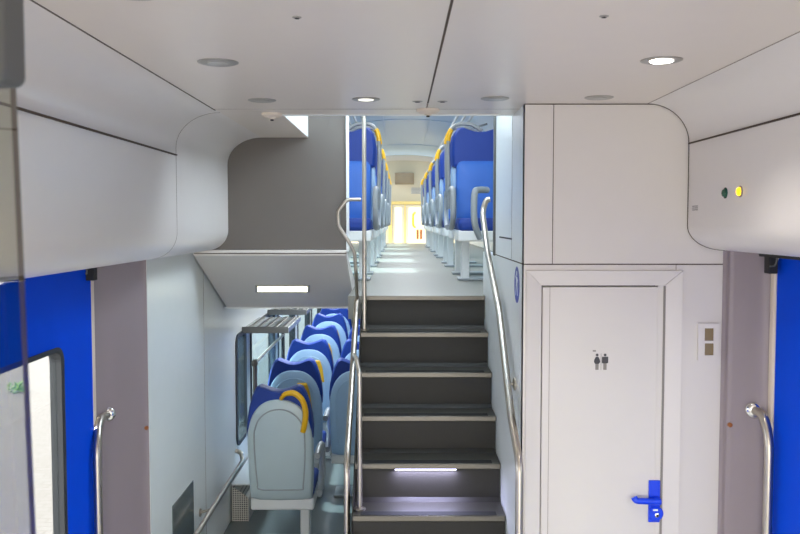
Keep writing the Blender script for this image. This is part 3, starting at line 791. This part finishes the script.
for (a0, a1) in ((x0_ + 0.01, xm - 0.02), (xm + 0.02, x1_ - 0.01)):
    lf = MB().prism([(a0, 0.71), (a1, 0.71), (a1, zt_ - 0.01), (a0, zt_ - 0.01)], YF - 0.045, YF - 0.015, 'y', holes=[rrect(a0 + 0.05, a1 - 0.05, 1.3, zt_ - 0.06, 0.04, 3)]).build('door_leaf', M['farwall'], fd)
    MB().prism(rrect(a0 + 0.05, a1 - 0.05, 1.3, zt_ - 0.06, 0.04, 3), YF - 0.03, YF - 0.02, 'y').build('pane', M['farlit'], lf)
MB().box(xm - 0.018, xm + 0.018, YF - 0.05, YF - 0.01, 0.71, zt_ - 0.01).build('mullion', M['tan'], fd)
hx, hz = at(413, 220)
MB().tube(round_path([(hx + 0.05, YF - 0.05, hz + 0.17), (hx, YF - 0.09, hz + 0.13), (hx, YF - 0.09, hz - 0.13), (hx + 0.05, YF - 0.05, hz - 0.17)], 0.05), 0.022, 8).build('door_handle', M['yellow'], fd, smooth=True)
for px in (417.5, 421):
    a_, z_ = at(px, 234)
    MB().box(a_ - 0.025, a_ + 0.025, YF - 0.10, YF - 0.05, z_ - 0.12, z_ + 0.10).build('door_buffer', M['rust'], fd, bevel=0.01)
dsp = tag(fbox(395, 173, 414, 184.5, 0.07, 'display', 'display_screen', None), 'dark brown display screen high on the far end wall of the upper deck', 'display screen')
a0, b0 = at(411, 187.5); a1, b1 = at(421, 194)
gr = tag(empty('ventilation_grille', ((a0 + a1) / 2, YF, b1)), 'small pale grille on the far end wall under the display screen', 'grille')
MB().box(a0, a1, YF - 0.02, YF - 0.001, b1, b0).build('grille_plate', M['heater'], gr)
for i in range(5):
    zz = b1 + (b0 - b1) * (i + 0.5) / 5
    MB().box(a0 + 0.01, a1 - 0.01, YF - 0.026, YF - 0.02, zz - 0.006, zz + 0.006).build('slat', M['midink'], gr)

# overhead rack rails on the upper deck
def rack(xs, sgn, label):
    o = tag(empty('luggage_rack', (xs[0], 6.0, UF + 1.5)), label, 'luggage rack')
    for x in xs: MB().tube([(x, 5.9, E + 1.13), (x, 18.4, E + 1.13)], 0.014, 8).build('rack_rail', M['tubeg'], o, smooth=True)
    for yq in (6.4, 8.5, 10.6, 12.7, 14.8, 16.9):
        MB().tube([(xs[0], yq, E + 1.13), (xs[-1] + sgn * 0.10, yq, E + 1.14), (xs[-1] + sgn * 0.30, yq, E + 1.20)], 0.012, 8).build('rack_bracket', M['tubeg'], o, smooth=True)
rack((0.62, 0.70, 0.78), 1, 'grey tubular luggage rack above the right seats of the upper deck')
rack((-0.42, -0.50, -0.58), -1, 'grey tubular luggage rack above the left seats of the upper deck')

# ------------------------------------------------------------ seats
def lean(v): return Vector((v.x, v.y - max(0, v.z - 0.40) * 0.10, v.z))
def make_seat(m, shell, pad, base, wide=False):
    """seat facing +y; m=+1 puts the aisle (grip, armrest) on +x"""
    t = empty('passenger_seat', base)
    B = Vector(base)
    def T(b): bmesh.ops.translate(b.bm, vec=B, verts=b.bm.verts[:]); return b
    # rear shell
    ol = [(-0.222, 0.40), (-0.15, 0.385), (0, 0.38), (0.15, 0.385), (0.222, 0.40), (0.232, 0.55), (0.232, 0.72), (0.228, 0.85)]
    sp = lambda v, e: math.copysign(abs(v) ** e, v)
    if wide: ol += [(0.228 * sp(math.cos(R(a)), 0.80), 0.86 + 0.242 * sp(math.sin(R(a)), 0.80)) for a in range(6, 175, 6)]
    else:
        ol = [(-0.210, 0.40), (-0.15, 0.385), (0, 0.38), (0.15, 0.385), (0.210, 0.40), (0.220, 0.55), (0.222, 0.70), (0.222, 0.79)]
        ol += [(0.221 * sp(math.cos(R(a)), 0.85), 0.80 + 0.305 * sp(math.sin(R(a)), 0.85)) for a in range(6, 175, 6)]
    ol += [(-0.228, 0.85), (-0.232, 0.72), (-0.232, 0.55)] if wide else [(-0.222, 0.79), (-0.222, 0.70), (-0.220, 0.55)]
    sh = T(MB().pillow(ol, [(1.0, -0.17), (1.0, -0.225), (0.985, -0.243), (0.95, -0.255), (0.86, -0.262), (0.5, -0.266)], lean)).build('back_shell', M[shell], t, smooth=True)
    inner = [(-0.155, 0.50), (-0.13, 0.47), (0.13, 0.47), (0.155, 0.50), (0.170, 0.70), (0.170, 0.86)] + [(0.166 * math.cos(R(a)), 0.87 + 0.165 * math.sin(R(a))) for a in range(10, 171, 16)] + [(-0.170, 0.86), (-0.170, 0.70)]
    ring = [lean(Vector((p[0], -0.262, p[1]))) for p in inner]
    T(MB().tube(smooth_path(ring + [ring[0]], 3), 0.006, 6)).build('shell_ridge', M['arm'] if shell == 'shellg' else M[shell], sh, smooth=True)
    # headrest cover with raised corners
    hl = [(0.14, 0.84), (0.234, 0.88), (0.242, 0.98), (0.240, 1.06), (0.224, 1.14), (0.19, 1.185), (0.15, 1.19), (0.10, 1.172), (0.05, 1.158), (0, 1.154)]
    if not wide: hl = [(0.14, 0.80), (0.222, 0.82), (0.226, 0.90), (0.218, 0.98), (0.202, 1.06), (0.180, 1.13), (0.158, 1.175), (0.128, 1.19), (0.090, 1.176), (0.045, 1.158), (0, 1.152)]
    hl = hl + [(-x, z) for x, z in hl[-2::-1]]
    T(MB().pillow(hl, [(0.93, -0.245), (0.985, -0.232), (1.0, -0.21), (1.0, -0.15), (0.97, -0.12), (0.90, -0.105)], lean)).build('headrest', M['seatblue'], t, smooth=True)
    # front cushions
    cl_ = rrect(-0.205, 0.205, 0.42, 0.93, 0.05, 4)
    T(MB().pillow(cl_, [(1.0, -0.18), (1.0, -0.13), (0.96, -0.10), (0.86, -0.088), (0.4, -0.083)], lean)).build('backrest', M['seatlight'], t, smooth=True)
    T(MB().box(-0.215, 0.215, -0.20, 0.27, 0.375, 0.475)).build('seat_cushion', M['seatblue'], t, bevel=0.035)
    T(MB().box(-0.218, 0.218, -0.20, 0.255, 0.30, 0.385)).build('seat_pan', M['legw'], t, bevel=0.015)
    # base
    for sx in (m * 0.14,):
        T(MB().box(sx - 0.032, sx + 0.032, -0.06, 0.07, 0.012, 0.31)).build('leg', M['legw'], t, bevel=0.008)
    T(MB().box(-0.20, 0.20, -0.13, 0.12, 0.0, 0.018)).build('foot_plate', M['arm'], t, bevel=0.005)
    # armrest on the aisle side
    ax = m * 0.247
    ap = [(ax, -0.235, 0.69), (ax, -0.10, 0.70), (ax, 0.08, 0.69), (ax, 0.14, 0.64), (ax, 0.13, 0.50), (ax, 0.02, 0.42), (ax, -0.12, 0.40)]
    T(MB().tube(smooth_path(ap, 4), 0.024, 10, flat=1.0)).build('armrest', M['arm'], t, smooth=True)
    # grip
    if pad:
        pts = [(0.03, 1.00), (0.105, 1.00), (0.128, 0.93), (0.145, 0.79), (0.085, 0.79), (0.072, 0.92)]
        pts = [(m * x, z) for x, z in pts]
        gp = T(MB().pillow(pts, [(1.0, -0.25), (1.0, -0.276), (0.9, -0.284)], lean)).build('grip_pad', M['yellow'], t, smooth=False)
        T(MB().pillow([(m * x, z) for x, z in [(0.085, 0.785), (0.145, 0.785), (0.155, 0.66), (0.095, 0.66)]], [(1.0, -0.25), (1.0, -0.272), (0.92, -0.279)], lean)).build('grip_flap', M['arm'] if shell == 'shellg' else M[shell], gp)
        gpth = [(m * 0.12, -0.33, 1.17), (m * 0.19, -0.335, 1.20), (m * 0.245, -0.335, 1.17), (m * 0.272, -0.32, 1.09), (m * 0.278, -0.30, 0.98), (m * 0.255, -0.27, 0.90)]
    if not pad:
        gpth = [(m * 0.015, -0.325, 1.105), (m * 0.045, -0.345, 1.142), (m * 0.105, -0.35, 1.150), (m * 0.158, -0.345, 1.105), (m * 0.180, -0.335, 1.03), (m * 0.176, -0.330, 0.95), (m * 0.160, -0.305, 0.88)]
        T(MB().tube(smooth_path(gpth, 5), [0.012 + 0.008 * min(1, i / 8) for i in range(31)], 10)).build('grip', M['yellow'], t, smooth=True)
    return t

def make_upper_seat(m, base):
    t = make_seat(m, 'shellb', False, base, True)
    B = Vector(base)
    for ch in list(t.children):
        if ch.name.startswith('grip'):
            bpy.data.objects.remove(ch)
    # grey tube over the shoulder carrying a yellow grip
    pth = [(-m * 0.02, -0.23, 1.16), (m * 0.08, -0.24, 1.215), (m * 0.20, -0.24, 1.21), (m * 0.258, -0.235, 1.14), (m * 0.268, -0.23, 1.02), (m * 0.262, -0.20, 0.74), (m * 0.25, -0.18, 0.55)]
    b = MB().tube(smooth_path(pth, 5), 0.015, 10); bmesh.ops.translate(b.bm, vec=B, verts=b.bm.verts[:])
    tb = b.build('grip_tube', M['tubeg'], t, smooth=True)
    sp = smooth_path(pth, 5)
    b = MB().tube(sp[13:19], 0.021, 10); bmesh.ops.translate(b.bm, vec=B, verts=b.bm.verts[:])
    b.build('grip', M['yellow'], tb, smooth=True)
    return t

def copy_tree(o, parent=None):
    c = o.copy(); COL.objects.link(c)
    if parent: c.parent = parent
    for ch in [x for x in bpy.data.objects if x.parent == o]:
        copy_tree(ch, c)
    return c

ORD = ['nearest', 'second', 'third', 'fourth', 'fifth', 'sixth', 'seventh']
rowsY = [5.98, 7.10, 8.22, 9.30, 10.45, 11.30]
near = make_seat(1, 'shellg', False, (-0.815, rowsY[0], 0))
tag(near, 'silver-grey backed blue seat with yellow hooked grip, nearest in the lower saloon', 'seat', 'lower saloon seats seen from behind')
low = make_seat(1, 'shellb', True, (-0.855, rowsY[1], 0))
for i in range(1, 6):
    s_ = low if i == 1 else copy_tree(low)
    s_.location = (-0.855, rowsY[i], 0)
    tag(s_, 'pale blue backed lower saloon seat in the window column, %s row from the front' % ORD[i], 'seat', 'lower saloon seats seen from behind')
for i in range(1, 6):
    s_ = copy_tree(low); s_.location = (-0.350, rowsY[i] , 0)
    tag(s_, 'pale blue backed lower saloon seat beside the stair handrail, %s in its column' % ORD[i - 1], 'seat', 'lower saloon seats by the stairs')

XRs, XLs = 0.43 + 0.245, -0.19 - 0.255
stn = [7.0, 9.05, 11.2, 13.4, 15.6]
ur = make_upper_seat(-1, (XRs, 7.0, UF))        # facing away, aisle on -x
ul = make_upper_seat(1, (XLs, 7.0, UF))
for side, protoA, protoB, x in (('right', ul, ur, XRs), ('left', ur, ul, XLs)):
    # seats facing the stairs use the mirrored build turned round
    for i, yq in enumerate(stn):
        s_ = copy_tree(protoA); s_.location = (x, yq, UF); s_.rotation_euler = (0, 0, math.pi); s_.scale = (1, 1, 1.07)
        tag(s_, 'blue upper deck seat facing the stairs, %s of the aisle, %s from them' % (side, ORD[i]), 'seat', 'upper deck seats facing the stairs')
for side, proto, x in (('right', ur, XRs), ('left', ul, XLs)):
    for i, yq in enumerate(stn):
        s_ = proto if i == 0 else copy_tree(proto)
        s_.location = (x, yq + 0.76, UF); s_.scale = (1, 1, 1.07)
        tag(s_, 'blue upper deck seat facing away from the stairs, %s of the aisle, %s of these' % (side, ORD[i]), 'seat', 'upper deck seats facing away')

# hooked armrest on the seat nearest the stairs
ns = [o for o in bpy.data.objects if o.type == 'EMPTY' and 'facing the stairs, right of the aisle, nearest' in o.get('label', '')][0]
pa = [P(487, 190, Y=6.75), P(479, 190, Y=6.62), P(474.5, 194, Y=6.56), P(474.5, 222, Y=6.56), P(480, 238, Y=6.62)]
ab = MB().tube(smooth_path([p - Vector((XRs, 7.0, UF)) for p in pa], 4), 0.026, 10)
ab = ab.build('armrest', M['arm'], None, smooth=True)
loc_ = ab.location.copy(); ab.parent = ns; ab.rotation_euler = (0, 0, math.pi); ab.location = (-loc_.x, -loc_.y, loc_.z / 1.07); ab.scale = (1, 1, 1 / 1.07)

# ------------------------------------------------------------ lower saloon: shelf, glazed screen, heater
def shelf(y0, y1, label):
    z = E - 0.885
    o = tag(empty('luggage_shelf', (-1.1, (y0 + y1) / 2, z)), label, 'luggage shelf')
    MB().box(XL + 0.002, -0.93, y0, y1, z - 0.008, z).build('shelf_plate', M['rack'], o)
    MB().box(XL + 0.002, -0.915, y0 - 0.015, y0, z - 0.035, z + 0.018).build('shelf_front', M['bracket'], o, bevel=0.004)
    MB().box(-0.93, -0.915, y0, y1, z - 0.035, z + 0.012).build('shelf_edge', M['rack'], o, bevel=0.004)
    for i in range(5):
        x = -1.25 + i * 0.07
        MB().box(x - 0.01, x + 0.01, y0 + 0.02, y1 - 0.01, z, z + 0.008).build('shelf_slat', M['alu'], o)
shelf(6.95, 7.80, 'metal luggage shelf high on the lower saloon wall, nearer one')
shelf(8.3, 10.6, 'metal luggage shelf high on the lower saloon wall, farther one')
# draught screen beside first seat
sc_ = tag(empty('glazed_partition', (-1.2, 7.3, 0)), 'low glazed partition with steel top rail by the lower saloon window', 'partition')
a = P(255, 363, X=-1.22); b = P(283, 335, X=-1.22)
MB().tube([a, b], 0.014, 10).build('top_rail', M['steel'], sc_, smooth=True)
MB().tube([(a.x, a.y, a.z + 0.03), (a.x, a.y, a.z - 0.6)], 0.018, 10).build('partition_post', M['brownedge'], sc_, smooth=True)
MB().tube([(b.x, b.y, a.z + 0.03 ), (b.x, b.y, a.z - 0.6)], 0.018, 10).build('partition_post', M['gasket'], sc_, smooth=True)
MB().disc((a.x + 0.0, a.y - 0.018, a.z), (0, -1, 0), [(0.028, 0), (0.028, 0.012), (0.018, 0.016)], 16).build('rail_clamp', M['brownedge'], sc_, smooth=True)
MB().box(a.x - 0.003, a.x + 0.003, a.y + 0.02, b.y - 0.02, a.z - 0.58, a.z - 0.02).build('pane', M['glass'], sc_)
ht = tag(empty('heater_cover', (-1.24, 8.0, 0)), 'perforated heater cover along the foot of the lower saloon window wall', 'heater')
MB().prism([(XL + 0.014, 0.001), (-1.16, 0.001), (-1.16, 0.18), (XL + 0.014, 0.28)], 6.40, 14.0, 'y').build('cover', M['perf'], ht)
MB().box(XL + 0.014, -1.15, 6.40, 14.0, 0.28, 0.295).build('cover_cap', M['legw'], ht, bevel=0.003)

# ------------------------------------------------------------ outside
struct(MB().box(-14, -1.75, -6, 26, -0.42, -0.30).build('ground', M['paving']))
struct(MB().box(1.85, 14, -6, 26, -0.42, -0.30).build('ground', M['paving']))
def leafclump(c, r, n, name, m, label, cat):
    b = MB()
    for _ in range(n):
        d = Vector((random.gauss(0, 1), random.gauss(0, 1), random.gauss(0, 1))).normalized() * r * random.uniform(0.5, 1)
        p = Vector(c) + Vector((d.x, d.y, abs(d.z) * 1.2))
        u = Vector((random.uniform(-1, 1), random.uniform(-1, 1), random.uniform(-1, 1))).normalized(); w = u.orthogonal().normalized()
        s = r * 0.28
        b.poly([p - u * s, p + w * s * 0.4, p + u * s, p - w * s * 0.4], [(0, 1, 2, 3)])
    return tag(b.build(name, m), label, cat)
M['leaf'] = mat('green_leaves', (96, 140, 52), 0.6, noise=0.3, scale=5)
q = P(17, 392, H=-2.6)
leafclump((q.x, q.y, -0.30), 0.15, 60, 'weed_plant', M['leaf'], 'small green weed growing from the pale paving outside the left door', 'plant')
hd_ = MB()
for _ in range(2600):
    p = Vector((random.uniform(5.0, 6.0), random.uniform(-4, 12), random.uniform(-0.3, 1.7)))
    u = Vector((random.uniform(-1, 1), random.uniform(-1, 1), random.uniform(-1, 1))).normalized(); w = u.orthogonal().normalized()
    hd_.poly([p - u * 0.16, p + w * 0.08, p + u * 0.16, p - w * 0.08], [(0, 1, 2, 3)])
hg = tag(hd_.build('hedge', M['leaf']), 'green hedge outside, reflected in the glass screen', 'hedge'); hg['kind'] = 'stuff'
